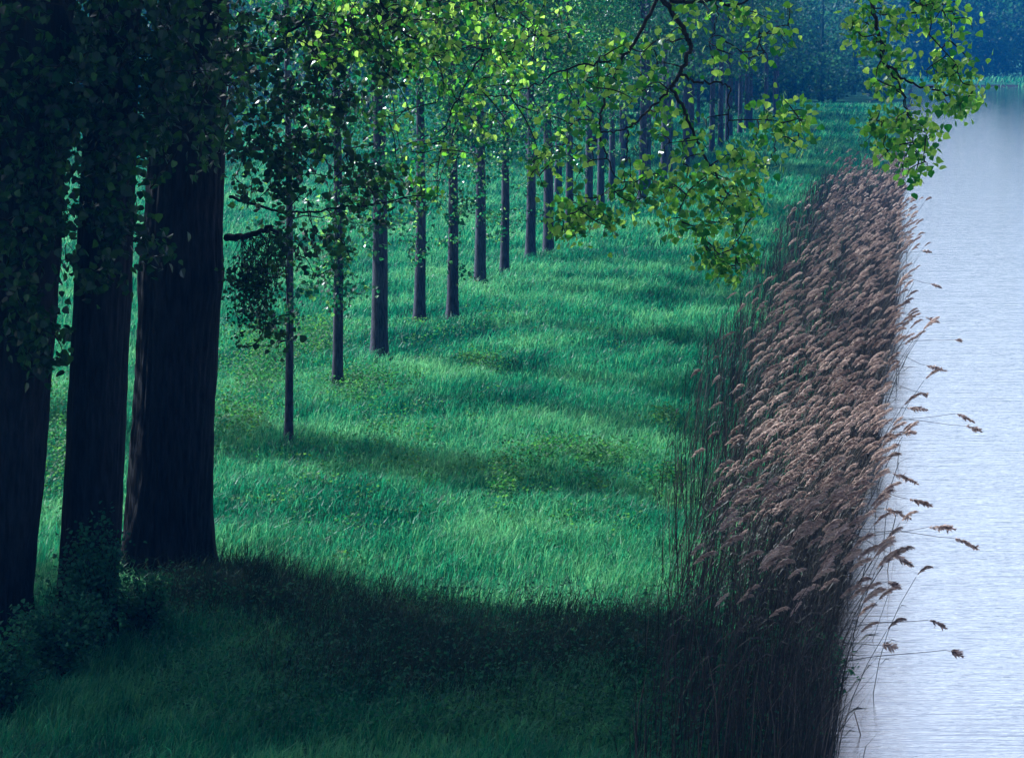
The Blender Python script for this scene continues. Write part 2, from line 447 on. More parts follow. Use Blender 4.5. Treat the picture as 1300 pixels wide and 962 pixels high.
# the rest of the row and the plantation beyond: four patterns, copied
def copy_tree(src, loc, s, rz):
    r = src.copy(); COL.objects.link(r); r.location = loc; r.scale = (s, s, s); r.rotation_euler = (0, 0, rz)
    for c in src.children:
        k = c.copy(); COL.objects.link(k); k.parent = r
    return r
protos = []
def far_tree(loc, k):
    s = rng.uniform(.85, 1.15); rz = rng.uniform(0, 6.28)
    if k < len(protos):
        return copy_tree(protos[k], loc, s, rz)
    tb, cb = make_tree(.34, 14, 3.8 + k * .3, 22, 3600, .17, 2.5, shoots=3, simple=True, seg=8)
    o = put_tree('poplar_tree', loc, tb, cb, M_BARK, M_LEAF_FAR, ('x', 'tree', GR))
    protos.append(o); return o
cnt = 0
wood_protos = []
def wood_tree(loc, k, s):
    rz = rng.uniform(0, 6.28)
    if k < len(wood_protos): return copy_tree(wood_protos[k], loc, s, rz)
    tb, cb = make_tree(.3, 14, 1.2 + .4 * k, 26, 5200, .19, 3.2, shoots=2, simple=True, seg=7)
    o = put_tree('woodland_tree', loc, tb, cb, M_BARK, M_LEAF_FAR, ('x', 'tree', GR)); o.scale = (s, s, s)
    wood_protos.append(o); return o
Y = 93.0; i = 0
while Y < 190:
    X = 3.97 + .182 * (Y - 88) + rng.uniform(-.5, .5)
    if X > bank_x(Y) - 5: X = float(bank_x(Y)) - 5
    o = far_tree((X, Y, 0), cnt % 4 if cnt >= 4 else cnt); cnt += 1
    tag(o, 'slim distant poplar near the far end of the row, fading into blue haze', 'tree', 'far poplars at the end of the row')
    if i % 4 == 0:
        o = far_tree((X - 3.5 + rng.uniform(-.5, .5), Y + 1.5, 0), cnt % 4); cnt += 1
        tag(o, 'slim distant poplar near the far end of the row, fading into blue haze', 'tree', 'far poplars at the end of the row')
    Y += rng.uniform(4.8, 7.0); i += 1
# wood behind the meadow on the left
for k in range(64):
    Y = rng.uniform(118, 215)
    xr = 3.97 + .182 * (Y - 88) - 6
    X = rng.uniform(-.25 * Y - 6, xr)
    if rng.random() < .35 and Y > 150: X = xr - rng.uniform(0, 10)
    o = wood_tree((X, Y, 0), k % 3, rng.uniform(1.0, 1.5))
    tag(o, 'leafy tree of the hazy wood behind the meadow and the poplar row', 'tree', 'trees of the wood behind the meadow')

# ------------------------------------------------------------------ far wood across the water and at the meadow's end
fb = Bag()
def mass(cx, cy, h, r, n, sz):
    tube(fb, [(cx, cy, 0), (cx, cy, h * .7)], [r * .09, r * .04], 5, rnd=.1)
    th = rng.uniform(0, 2 * PI, n); ph = np.arccos(rng.uniform(-1, 1, n)); rr = rng.uniform(.45, 1.0, n) ** .6
    c = np.stack([np.cos(th) * np.sin(ph) * r, np.sin(th) * np.sin(ph) * r, np.cos(ph) * h * .5], -1) * rr[:, None]
    lump = .75 + .45 * vnoise(th * 2.0 + cx, ph * 3.0 + cy, 31)
    c = c * lump[:, None] + np.array([cx, cy, h * .55])
    c = c[c[:, 2] > .2]
    leaves(fb, c, sz, simple=True, droop=.2)
for k in range(70):
    X = -30 + k * 3.9 + rng.uniform(-2, 2); Y = SHORE + 24 + rng.uniform(0, 45)
    mass(X, Y, rng.uniform(16, 25), rng.uniform(3.4, 5.8), 2800, .7)
for k in range(34):                       # the end of the meadow, left of the water
    Y = rng.uniform(222, 290); X = rng.uniform(8, min(float(bank_x(Y)) - 6, 46))
    mass(X, Y, rng.uniform(10, 17), rng.uniform(2.5, 4.2), 1300, .42)
for k in range(60):                       # a deeper rank behind the shore wood
    mass(-60 + k * 6 + rng.uniform(-3, 3), SHORE + 85 + rng.uniform(0, 50), rng.uniform(20, 28), rng.uniform(5, 7.5), 1800, 1.2)
for k in range(90):                       # undergrowth along the far shore
    mass(-30 + k * 2.7 + rng.uniform(-1, 1), SHORE + 20 + rng.uniform(0, 30), rng.uniform(3, 7), rng.uniform(2.2, 3.4), 500, .6)
for k in range(70):                       # thicket closing the end of the meadow
    Y = rng.uniform(218, 270); X = rng.uniform(-5, min(float(bank_x(Y)) - 2, 48))
    mass(X, Y, rng.uniform(3, 7), rng.uniform(2.0, 3.2), 500, .4)
for k in range(60):                       # behind the left wood
    X = rng.uniform(-75, 20); Y = rng.uniform(215, 262)
    mass(X, Y, rng.uniform(14, 21), rng.uniform(3, 5), 1100, .5)
tag(fb.build('far_wood', M_LEAF_FAR), 'dark hazy wood closing the far shore', 'wood', kind='stuff')

# ------------------------------------------------------------------ the big dark poplars
def big_trunk(name_root, base_px, top_px, w_base, w_mid, H, seed, bulge=None):
    """trunk with ridged bark, from base pixel to the pixel where it leaves the picture"""
    g = ground_at(*base_px); D = g[1]
    t_ = at(top_px[0], top_px[1], D)
    slope = (t_[0] - g[0]) / t_[2]
    n, seg = 110, 150
    z = np.linspace(-.15, H, n)
    f = z / H
    P = np.stack([slope * z * (1 - .15 * f), 0 * z, z], -1)
    r = np.interp(z, [-.15, .25, .8, 2, 4, 8, H], np.array([w_base * 1.12, w_base, w_base * .93, w_mid, w_mid * .97, w_mid * .8, w_mid * .25]) * D / F / 2)
    if bulge: r = r * (1 + bulge[1] * np.exp(-((z - bulge[0]) / .3) ** 2))
    th = np.arange(seg) / seg * 2 * PI
    ph = th[None] * 17 + 2.2 * vnoise(th[None] * 3 + 0 * z[:, None], z[:, None] * .8, seed) * 3 + .5 * np.sin(z[:, None] * 3)
    ridge = (1 - np.abs(np.sin(ph))) * .055 + .05 * (vnoise(th[None] * 9 + 3 * np.sin(th[None]), z[:, None] * 2.2, seed + 1) - .5) + .035 * (vnoise(th[None] * 22, z[:, None] * 7, seed + 2) - .5)
    flare = .16 * np.exp(-np.clip(z, 0, 9)[:, None] / .45) * np.sin(th[None] * 5 + seed)
    b = Bag(); tube(b, P, r, seg, disp=-ridge + flare)
    root = empty('old_poplar_tree', g)
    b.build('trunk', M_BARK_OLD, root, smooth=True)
    return root, g, P, r

T1, g1, P1, r1 = big_trunk('t1', (-26, 835), (50, 0), 130, 122, 17, 3)
T2, g2, P2, r2 = big_trunk('t2', (109, 812), (151, 0), 84, 76, 17, 13)
T3, g3, P3, r3 = big_trunk('t3', (210, 730), (250, 0), 124, 106, 18, 23, bulge=(3.9, .06))
tag(T1, 'huge dark poplar trunk cut by the left edge, bark nearly black', 'tree', 'three old poplars')
tag(T2, 'dark old poplar trunk in the middle of the three, with a bush at its foot', 'tree', 'three old poplars')
tag(T3, 'broad old poplar with ridged bark, rightmost of the three, boughs reaching over the water', 'tree', 'three old poplars')

def bough(root, origin, paths, clusters, leafmat, leafsize, name='bough', droop=.9, rnd=None):
    """paths: list of (points, r0, r1) in world space; clusters: list of centre arrays with leaf counts"""
    bb = Bag(); lb = Bag()
    nodes = []
    for pts, ra, rb in paths:
        pp = smooth_path(pts, 7, .012)
        tube(bb, pp, np.linspace(ra, rb, len(pp)), 7); nodes.append(pp)
    nodes = np.concatenate(nodes)
    for c, k, spread in clusters:
        dd = np.linalg.norm(nodes - c, axis=1) + np.maximum(0, c[2] - nodes[:, 2]) * .6
        nd = nodes[np.argmin(dd)]
        if np.linalg.norm(nd - c) > .12:
            mid = (nd + c) / 2 + np.array([0, 0, .06 * np.linalg.norm(nd - c)]) + rng.normal(0, .03, 3)
            tw = smooth_path([nd, mid, c, c + np.array([rng.normal(0, .06), rng.normal(0, .06), -spread * .8])], 4)
            tube(bb, tw, np.linspace(.008, .0025, len(tw)), 4)
            nodes = np.vstack([nodes, tw[2:-2]])
        pts = c + rng.normal(0, 1, (k, 3)) * spread * np.array([.6, .6, .7])
        leaves(lb, pts, leafsize, droop=droop, rnd=rnd)
    o = bb.build(name, M_TWIG, root, smooth=True, origin=origin)
    lb.build('leaves', leafmat, o, origin=origin)
    return o

def blob(px, py, rx, ry, D0, D1, n, k=9, spread=.13):
    out = []
    for _ in range(n):
        while True:
            a, b = rng.uniform(-1, 1, 2)
            if a * a + b * b < 1: break
        out.append((at(px + a * rx, py + b * ry, rng.uniform(D0, D1)), int(k * rng.uniform(.6, 1.4)), spread * rng.uniform(.7, 1.3)))
    return out
W = lambda L, D: [at(x, y, D + (dd[0] if dd else 0)) for (x, y, *dd) in L]

# a long limb leaves the right-hand trunk above the picture and carries the boughs that hang into it
limb = [g3 + np.array([.35, 0, 8.2]), g3 + np.array([2.2, -1.8, 9.0]), np.array([0.2, 25.0, 8.9]), np.array([2.2, 23.8, 8.3]), np.array([4.1, 23.4, 8.0]), np.array([5.3, 23.2, 7.9])]
mainD = 23.6
pA = W([(845, -55), (838, -10), (852, 12), (872, 44), (876, 62), (862, 95), (852, 112)], mainD)
pA2 = W([(852, 112), (868, 140), (882, 172), (900, 210), (925, 250), (935, 300)], mainD)
pA3 = W([(838, -10), (815, 35), (790, 78), (772, 112), (764, 140), (762, 165), (770, 200), (784, 232)], mainD)
pA4 = W([(790, 78), (745, 82), (705, 92), (680, 108), (640, 120), (600, 122)], mainD)
pA5 = W([(852, 112), (830, 135), (812, 150), (790, 165), (763, 168)], mainD)
pA6 = W([(797, 165), (796, 190), (792, 215)], mainD)
pA7 = W([(862, 95), (885, 104), (915, 106), (927, 112)], mainD)
pA8 = W([(850, 2), (880, 3), (908, 0), (930, 8), (960, -6), (1000, -30)], mainD)
pA9 = W([(908, 0), (912, 15), (905, 45), (897, 60)], mainD)
pA10 = W([(927, 112), (925, 145), (926, 182)], mainD)
clA = (blob(905, 270, 60, 55, 23, 24.2, 44) + blob(925, 325, 38, 22, 23, 24, 16) + blob(995, 155, 42, 32, 23.2, 24, 14) + blob(735, 278, 48, 20, 23, 24, 22, 9, .10)
       + blob(820, 230, 45, 40, 23, 24.2, 20) + blob(720, 210, 60, 55, 23, 24.5, 18, 7) + blob(760, 120, 70, 60, 23, 24.5, 24, 7) + blob(830, 90, 60, 60, 23, 24.5, 18, 7)
       + blob(940, 70, 40, 35, 23.2, 24, 8, 7) + blob(900, 15, 60, 20, 23.2, 24, 10, 7) + blob(975, 25, 40, 30, 23.2, 24, 7, 7) + blob(860, 170, 50, 40, 23, 24, 12, 6) + blob(955, 205, 40, 40, 23, 24, 12)
       + blob(885, 210, 30, 30, 23, 24, 6))
pathsA = [(limb, .13, .05), (pA, .032, .02), (pA2, .02, .007), (pA3, .021, .007), (pA4, .012, .005), (pA5, .015, .008), (pA6, .01, .005), (pA7, .016, .007), (pA8, .022, .008), (pA9, .009, .004), (pA10, .009, .003),
          ([limb[3], pA[0]], .05, .045), ]
pB = W([(1098, -70), (1103, -20), (1112, 30), (1120, 58), (1119, 74), (1135, 90), (1160, 108), (1195, 116), (1228, 128)], mainD)
pB2 = W([(1119, 74), (1140, 105), (1152, 140), (1160, 180), (1166, 205)], mainD)
pB3 = W([(1103, -20), (1140, -5), (1180, 10), (1215, 18)], mainD)
pathsA += [([limb[4], pB[0]], .035, .028), (pB, .026, .007), (pB2, .012, .005), (pB3, .014, .006)]
clA += (blob(1112, 40, 34, 36, 23.2, 24, 22, 8) + blob(1185, 22, 48, 30, 23.2, 24, 24, 8) + blob(1200, 105, 42, 34, 23.2, 24, 24, 9) + blob(1130, 90, 30, 25, 23.2, 24, 10) + blob(1140, 165, 42, 30, 23.2, 24, 30, 9)
        + blob(1160, 205, 22, 20, 23.2, 24, 9) + blob(1232, 128, 14, 10, 23.2, 24, 3))
bough(T3, g3, pathsA, [(c, int(k * 1.45), sp_) for c, k, sp_ in clA], M_LEAF_NEAR, .079)

# sunlit foliage of the second bough, upper middle
limb2 = [g3 + np.array([.3, 0, 7.2]), g3 + np.array([1.6, -.5, 8.4]), np.array([-.9, 27.2, 8.6]), np.array([0.6, 26.6, 8.3])]
q1 = W([(470, -60), (480, -10), (500, 30), (540, 60), (560, 95), (555, 130)], 27)
q2 = W([(640, -60), (630, -5), (625, 40), (600, 90), (575, 140), (560, 190)], 27)
clC = (blob(470, 40, 120, 50, 25.5, 28.5, 66, 8, .15) + blob(600, 55, 100, 60, 25.5, 28, 60, 8, .15) + blob(560, 145, 90, 50, 26, 28, 24, 7) + blob(680, 40, 60, 45, 25.5, 28, 24, 8) + blob(560, 220, 60, 45, 26, 28, 10, 7) + blob(650, 130, 60, 60, 26, 28, 16, 7))
bough(T3, g3, [(limb2, .10, .03), ([limb2[2], q1[0]], .03, .025), (q1, .02, .006), ([limb2[3], q2[0]], .03, .02), (q2, .02, .006)], [(c, int(k * 1.2), sp_) for c, k, sp_ in clC], M_LEAF_NEAR, .08)

# shaded low branches on the rightmost trunk
sA = [at(292, 250, 28.5), at(320, 258, 28), at(350, 268, 28), at(400, 269, 27.6), at(450, 263, 27.4), at(520, 252, 27.2), at(560, 248, 27)]
sB = [at(288, 302, 28.7), at(305, 301, 28.3), at(325, 297, 28), at(340, 290, 27.8), at(355, 300, 27.6), at(362, 330, 27.6)]
sC = [at(290, 180, 28.6), at(330, 165, 28), at(380, 130, 27.6), at(420, 90, 27.4)]
sD = [at(285, 100, 28.5), at(340, 70, 28), at(390, 20, 27.5), at(410, -20, 27.5)]
clS = (blob(360, 110, 90, 110, 27, 28.2, 50, 9) + blob(470, 60, 60, 60, 26.8, 28, 24, 8) + blob(345, 215, 55, 45, 27.2, 28.2, 40, 8) + blob(410, 210, 70, 40, 27, 28, 40, 8) + blob(490, 250, 55, 30, 27, 28, 24, 8) + blob(370, 150, 80, 40, 27, 28.2, 36, 8) + blob(350, 80, 70, 60, 27, 28.2, 44, 8)
       + blob(430, 80, 70, 60, 27, 28, 36, 8) + blob(385, 290, 45, 35, 27, 28, 22, 8) + blob(355, 420, 18, 25, 27.3, 28, 6, 7) + blob(520, 20, 60, 25, 27, 28, 24, 8) + blob(420, 335, 30, 30, 27, 28, 5, 7) + blob(300, 30, 30, 40, 27, 28, 14, 8))
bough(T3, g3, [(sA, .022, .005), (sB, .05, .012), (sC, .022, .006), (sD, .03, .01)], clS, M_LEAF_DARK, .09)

# a dense drooping clump of fine twigs under the stub
tb_ = Bag(); lb_ = Bag()
cc = at(322, 382, 28.0); top = at(318, 300, 28.1)
for k in range(48):
    a = rng.normal(0, 1, 3); a /= np.linalg.norm(a)
    e = cc + a * np.array([.30, .28, .55]) * rng.uniform(.35, 1.15) + np.array([0, 0, -.05])
    t0_ = at(*[(306, 301), (318, 299), (330, 295), (342, 292), (352, 298)][k % 5], 28.05)
    m_ = (t0_ + e) / 2 + rng.normal(0, .12, 3)
    pp = smooth_path([t0_, m_, e], 4, .01)
    tube(tb_, pp, np.linspace(.006, .003, len(pp)), 3)
    leaves(lb_, np.repeat(pp[-5:], 6, 0) + rng.normal(0, .085, (30, 3)), .05)
oc = tb_.build('twig_clump', M_TWIG, T3, origin=g3); lb_.build('leaves', M_LEAF_DARK, oc, origin=g3)
for (x0, y0, pts) in [(345, 440, [(300, 440), (322, 438), (334, 420), (332, 395)])]:
    b = Bag(); pp = smooth_path(W(pts, 28), 5); tube(b, pp, np.linspace(.012, .005, len(pp)), 5); b.build('hanging_twig', M_TWIG, T3, origin=g3, smooth=True)

# dark drooping foliage of the two left trees
d1 = W([(60, -40), (40, 60), (10, 140), (5, 260), (40, 330)], 24.3)
d1b = W([(60, -40), (95, 40), (110, 110), (80, 200), (60, 280)], 24.2)
cl1 = (blob(40, 80, 90, 110, 23.6, 24.6, 110, 8) + blob(30, 230, 75, 80, 23.6, 24.5, 80, 8) + blob(30, 330, 60, 50, 23.6, 24.4, 34, 8) + blob(50, 430, 34, 42, 23.6, 24.3, 28, 8) + blob(25, 395, 30, 30, 23.6, 24.3, 8, 8) + blob(5, 190, 30, 50, 23.4, 24, 10, 8))
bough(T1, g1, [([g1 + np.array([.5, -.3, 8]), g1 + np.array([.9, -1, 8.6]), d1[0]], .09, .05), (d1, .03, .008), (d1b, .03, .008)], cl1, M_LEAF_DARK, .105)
d2 = W([(185, -40), (170, 50), (140, 120), (120, 200), (118, 290)], 24.6)
d2b = W([(185, -40), (230, 40), (260, 110), (225, 190), (190, 240)], 25.0)
cl2 = (blob(97, 90, 18, 100, 24.0, 25.3, 36, 9) + blob(192, 100, 16, 110, 24.2, 26, 40, 9) + blob(300, 110, 25, 90, 25, 27, 20, 8) + blob(160, 90, 70, 110, 24.0, 25.3, 110, 8) + blob(240, 80, 60, 90, 24.2, 26, 80, 8) + blob(135, 250, 45, 70, 24.0, 25, 56, 8) + blob(215, 195, 60, 40, 24.3, 26, 32, 8) + blob(190, 312, 38, 18, 24.3, 25, 12, 8) + blob(130, 350, 34, 22, 24, 25, 12, 8))
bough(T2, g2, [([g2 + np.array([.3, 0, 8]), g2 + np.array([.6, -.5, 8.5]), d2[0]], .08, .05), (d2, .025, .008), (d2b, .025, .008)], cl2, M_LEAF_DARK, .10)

# crowns above the picture
def high_crown(root, g, H, r, n, z0):
    cb = Bag(); th = rng.uniform(0, 2 * PI, n); u = rng.random(n)
    zz = z0 + (H - z0) * rng.random(n)
    rad = r * np.sqrt(u) * (1 - .5 * ((zz - z0) / (H - z0)) ** 2) * (.7 + .6 * vnoise(th * 2, zz * .6, int(g[0] * 10) & 63))
    leaves(cb, np.stack([np.cos(th) * rad, np.sin(th) * rad, zz], -1), .20, simple=True)
    cb.build('crown', M_LEAF_DARK, root)
high_crown(T1, g1, 19, 3.2, 9000, 8.6)
high_crown(T2, g2, 17, 1.9, 4000, 8.8)
high_crown(T3, g3, 19, 1.8, 3500, 12)
# neighbours of the old poplars standing just outside the picture on the left: they shade the foreground
for (x, y, r_, n_, top_) in [(-10.2, 30.6, 2.5, 5600, 12.5), (-13.6, 28.5, 3.0, 6500, 15), (-9.6, 28.0, 2.7, 5600, 12), (-16.5, 32.2, 3.0, 6000, 15), (-12.5, 26.0, 3.2, 6500, 13), (-11.0, 41.6, 1.7, 3200, 11.5)]:
    b = Bag(); z = np.linspace(-.1, 16, 16); tube(b, np.stack([0 * z, 0 * z, z], -1), np.interp(z, [0, 16], [.5, .12]), 24)
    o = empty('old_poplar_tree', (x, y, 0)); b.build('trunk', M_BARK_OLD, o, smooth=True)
    tag(o, 'old poplar standing beyond the left edge and shading the foreground grass', 'tree', 'old poplars outside the left edge')
    high_crown(o, np.array([x, y, 0]), top_ + 1.5, r_, n_, 5.5)

# ------------------------------------------------------------------ bushes under the old trees
def bush(px, py, D, h, r, n, label, mat=M_BUSH, lsz=.05):
    g = at(px, py, D); g[2] = 0
    sb, lb = Bag(), Bag()
    ns = 34
    for k in range(ns):
        a = rng.uniform(0, 2 * PI); e = rng.uniform(.3, 1) ** .7
        tip = np.array([math.cos(a) * r * e, math.sin(a) * r * e, h * rng.uniform(.45, 1.05) * (1.15 - .5 * e)])
        pp = smooth_path([(rng.normal(0, .08), rng.normal(0, .08), -.05), tip * np.array([.35, .35, .55]), tip], 6, .015)
        tube(sb, pp, np.linspace(.012, .003, len(pp)), 4)
        kk = n // ns; u = rng.beta(2.5, 1.2, kk); idx = np.clip((u * (len(pp) - 1)).astype(int), 0, len(pp) - 1)
        leaves(lb, pp[idx] + rng.normal(0, .085, (kk, 3)), lsz, upn=.5)
    root = empty('bush', g); tag(root, label, 'bush', 'bushes under the old poplars')
    sb.build('stems', M_TWIG, root); lb.build('foliage', mat, root)
bush(122, 800, 24.6, 1.95, .42, 3000, 'tall dark bush in front of the middle old trunk')
bush(75, 850, 23.6, 1.25, .6, 4200, 'pale green bush between the two left trunks')
bush(0, 880, 22.4, 1.15, .5, 3200, 'low bush in the bottom left corner of the meadow')
bush(182, 790, 25.4, .95, .38, 1700, 'small narrow bush at the left foot of the broadest trunk')
bush(1015, 850, 23.0, .9, .55, 3400, 'low green bush at the foot of the reeds by the water', M_BUSH)

# ------------------------------------------------------------------ reeds
def reed_shape(h, lean, nstr, sw, plume=True, seed=0):
    """stalk Bag and plume Bag in local coordinates, leaning to +x"""
    sb, pb = Bag(), Bag()
    t = np.linspace(0, 1, 6)
    P = np.stack([lean * t ** 2, 0 * t + .02 * np.sin(t * 5 + seed), h * t - .1 * (1 - t) - lean * .15 * t ** 3], -1)
    tube(sb, P, np.linspace(.0062, .0035, 6), 3, cap=False)
    for k in range(3):                       # dry leaves on the stalk
        f = rng.uniform(.25, .85); p = np.array([np.interp(f, t, P[:, i]) for i in range(3)])
        a = rng.normal(0, .7); L_ = rng.uniform(.2, .4)
        e = p + np.array([math.cos(a) * L_, math.sin(a) * L_ * .6, L_ * .35]); m_ = (p + e) / 2 + np.array([0, 0, .07])
        s = np.array([0, .008, .004])
        sb.add([p, m_ + s, e, m_ - s], np.array([[0, 1, 2, 3]]), .4)
    if plume:
        L_ = rng.uniform(.20, .33)
        a0 = rng.uniform(.8, 1.1)
        u = np.linspace(0, 1, 9); ang = a0 - rng.uniform(.35, 1.25) * u ** 2.2
        dx = np.cumsum(np.cos(ang)) * L_ / 9; dz = np.cumsum(np.sin(ang)) * L_ / 9
        SP = P[-1] + np.stack([dx, 0 * dx, dz], -1)
        tube(pb, SP, np.linspace(.006, .002, 9), 3, cap=False, rnd=.3)
        f = rng.random(nstr) ** .8; idx = f * 8; i0 = np.floor(idx).astype(int).clip(0, 7); fr = (idx - i0)[:, None]
        c = SP[i0] * (1 - fr) + SP[i0 + 1] * fr
        tang = norm(SP[i0 + 1] - SP[i0])
        wth = (.35 + 1.0 * np.sin(PI * np.clip(f * .9 + .12, 0, 1)))
        rad = rng.normal(0, 1, (nstr, 3)) * np.array([.45, .75, .5])
        d = norm(tang * 1.15 + rad * .34 + np.array([.2, 0, -.22]))
        ln = (rng.uniform(.028, .065, nstr) * wth * (1.5 if nstr < 60 else 1))[:, None]
        s = norm(np.cross(d, rng.normal(0, 1, (nstr, 3)))) * sw * wth[:, None]
        c = c + rng.normal(0, .006, (nstr, 3))
        V = np.stack([c, c + d * ln * .5 + s, c + d * ln + np.array([0, 0, -.012]), c + d * ln * .5 - s], 1)
        pb.add(V, (np.arange(nstr)[:, None] * 4 + np.arange(4)[None]), np.repeat(rng.random(nstr), 1) * .6 + rng.uniform(.0, .4))
    return sb, pb

hi = []
for k in range(8):
    sb, pb = reed_shape(rng.uniform(1.75, 2.15), rng.uniform(.25, .7), 150, .0060, seed=k)
    hi.append((sb, pb))
lo = [reed_shape(rng.uniform(1.75, 2.15), rng.uniform(.25, .7), 34, .017, seed=k) for k in range(6)]
hi_me = [(sb.build('stalk', M_STALK, link=False), pb.build('plume', M_PLUME, link=False)) for sb, pb in hi]

# positions of plumed reeds
pos = []
Yv = 21.0
n_try = 2800
YY = 20.5 + 76 * rng.random(n_try) ** 1.25
for y in YY:
    xl, xr = float(reed_left(y)), float(bank_x(y)) + .1 + rng.exponential(.14)
    u = rng.random() ** .8
    # the landward third is sparse
    x = xl + u * (xr - xl)
    if u < .3 and rng.random() < .8: continue
    if rng.random() > np.interp(y, [20, 50, 75, 96], [1, .85, .7, .5]): continue
    if y < 23.5 and rng.random() < .55: continue
    pos.append((x, y))
pos.sort(key=lambda p: p[1])
print('reeds', len(pos))
def copy_reed(k, loc, rz, s, label, group, tilt=0):
    r = empty('reed', loc); r.rotation_euler = (0, tilt, rz); r.scale = (s, s, s)
    tag(r, label, 'reed', group)
    for nm, me in zip(('stalk', 'plume'), hi_me[k]):
        o = bpy.data.objects.new(nm, me); COL.objects.link(o); o.parent = r
    return r
NIND = 270
for i, (x, y) in enumerate(pos[:NIND]):
    copy_reed(int(rng.integers(0, 8)), (x, y, float(ground_z(np.array(x), np.array(y))) * .5), rng.normal(-.1, .3), rng.uniform(.78, 1.14),
              'tan reed with a drooping feathery plume, one of many in the dense near bed', 'reeds in the dense near bed')
rb_s, rb_p = Bag(), Bag()
bed = Bag()
def stamp(bag, src, loc, rz, s, tilt=0.0):
    V = np.concatenate(src.V) * s
    c_, s_ = math.cos(rz), math.sin(rz)
    V = np.stack([V[:, 0] * c_ - V[:, 1] * s_, V[:, 0] * s_ + V[:, 1] * c_, V[:, 2]], -1) + np.array(loc)
    ks = sorted(src.P)
    off = rng.uniform(-.2, .2)
    base = bag.n
    bag.V.append(V); bag.n += len(V)
    for k in ks:
        bag.P.setdefault(k, []).append(np.concatenate(src.P[k]) + base)
        bag.Rn.setdefault(k, []).append(np.clip(np.concatenate(src.Rn[k]) + off, 0, 1))
for (x, y) in pos[NIND:]:
    src = hi if y < 62 else lo
    k = int(rng.integers(0, len(src))); rz = rng.normal(-.1, .3); s = rng.uniform(.74, 1.15)
    stamp(rb_s, src[k][0], (x, y, -.1), rz, s); stamp(rb_p, src[k][1], (x, y, -.1), rz, s)
# plain stalks that fill the bed and its landward fringe
n = 9500
y = 19.5 + 78 * rng.random(n) ** 1.3
xl = reed_left(y) - .05; xr = bank_x(y) + .3
x = xl + rng.random(n) ** .75 * (xr - xl)
h = rng.uniform(.9, 1.95, n) * np.where(x < reed_left(y) + .3, .75, 1)
ln = rng.uniform(.05, .35, n)
blades(rb_s, x, y, np.zeros(n) - .15, h, np.interp(y, [20, 90], [.010, .022]), ln, rng.random(n) ** 2 * .8)
n = 110                                   # scattered shoots and broken stems standing in the shallow water
y = 20 + 60 * rng.random(n) ** 1.3; x = bank_x(y) + rng.random(n) ** 2 * .9
blades(rb_s, x, y, np.zeros(n) - .4, rng.uniform(.4, 1.3, n), .014, rng.uniform(.1, 1.0, n), rng.random(n))
n = 2600                                  # the outermost stalks bend out over the water
y = 19 + 75 * rng.random(n) ** 1.2; x = bank_x(y) + rng.uniform(-.35, .2, n)
blades(rb_s, x, y, np.zeros(n) - .3, rng.uniform(1.5, 2.3, n), np.interp(y, [20, 90], [.010, .022]), rng.uniform(.15, .42, n), rng.random(n) ** 2 * .7)
ob = rb_s.build('reed_bed', M_STALK); 
tag(ob, 'dense bed of dry reeds between the meadow and the water', 'reeds', kind='stuff')
rb_p.build('plumes', M_PLUME, ob)

# long reeds leaning out over the water, each placed where its plume hangs
over = [(1226, 527, 1.1, 1), (1236, 543, 1.0, 1), (1152, 551, 1.2, 1), (1150, 603, 1.25, 1), (1168, 636, 1.1, 1), (1140, 648, 1.2, 1), (1196, 672, 1.0, 1), (1228, 686, .8, 1), (1145, 704, 1.1, 1),
        (1134, 742, 1.0, 0), (1128, 822, .9, 0), (1184, 405, 1.4, 1), (1216, 433, 1.2, 0), (1188, 466, 1.3, 1), (1172, 500, 1.2, 0), (1164, 520, 1.3, 1), (1188, 362, 1.5, 1), (1176, 320, 1.6, 1), (1190, 790, .8, 0), (1212, 828, .6, 0)]
olab = ['topmost of two long stalks reaching farthest over the bright water', 'lower of the two plumes hanging far out over the bright water']
for i, (px, py, z, big) in enumerate(over):
    p = ground_at(px, py, z); D = p[1]
    bx = float(bank_x(D)) - .25
    sb, pb = Bag(), Bag()
    base = np.array([bx, D + rng.uniform(-.3, .3), -.15]); reach = p[0] - bx
    if reach < .4: base[0] = p[0] - .6; reach = .6
    base[0] -= rng.uniform(0, .5); reach = p[0] - base[0]; mid = base + np.array([reach * rng.uniform(.35, .55), rng.uniform(-.2, .2), z * rng.uniform(.8, 1.15) + .15])
    pl = rng.uniform(.24, .38) if big else rng.uniform(.12, .2)
    tip = np.array([p[0] - pl * .5, D, z + .03])
    pp = smooth_path([base, mid, tip], 6)
    tube(sb, pp - base, np.linspace(.007, .003, len(pp)), 4, cap=False)
    ns = 110 if big else 45
    f = rng.random(ns)
    spd = norm(np.array([[1, 0, rng.uniform(-.45, .1)]]))[0]
    c = tip + f[:, None] * spd * pl + np.stack([0 * f, 0 * f, -.04 * f * f], -1)
    wth = .3 + np.sin(PI * np.clip(f * .85 + .1, 0, 1))
    d = norm(spd + rng.normal(0, 1, (ns, 3)) * .4 + np.array([0, 0, -.3])); l_ = (rng.uniform(.04, .08, ns) * wth)[:, None]
    s = norm(np.cross(d, rng.normal(0, 1, (ns, 3)))) * .012 * wth[:, None]
    V = np.stack([c, c + d * l_ * .5 + s, c + d * l_, c + d * l_ * .5 - s], 1) - base
    pb.add(V, np.arange(ns)[:, None] * 4 + np.arange(4)[None])
    r = empty('leaning_reed', base)
    if i < 2: lab = 'dark reed plume, ' + olab[i]
    elif px == 1212: lab = 'lowest leaning reed, a bare stem dipping to the bright water'
    elif px == 1190: lab = 'thin bent reed stem just above the lowest one over the water'
    else: lab = 'dark reed leaning out from the bank edge over the bright water'
    tag(r, lab, 'reed', 'reeds leaning over the water')
    sb.build('stalk', M_STALK, r); pb.build('plume', M_PLUME, r)

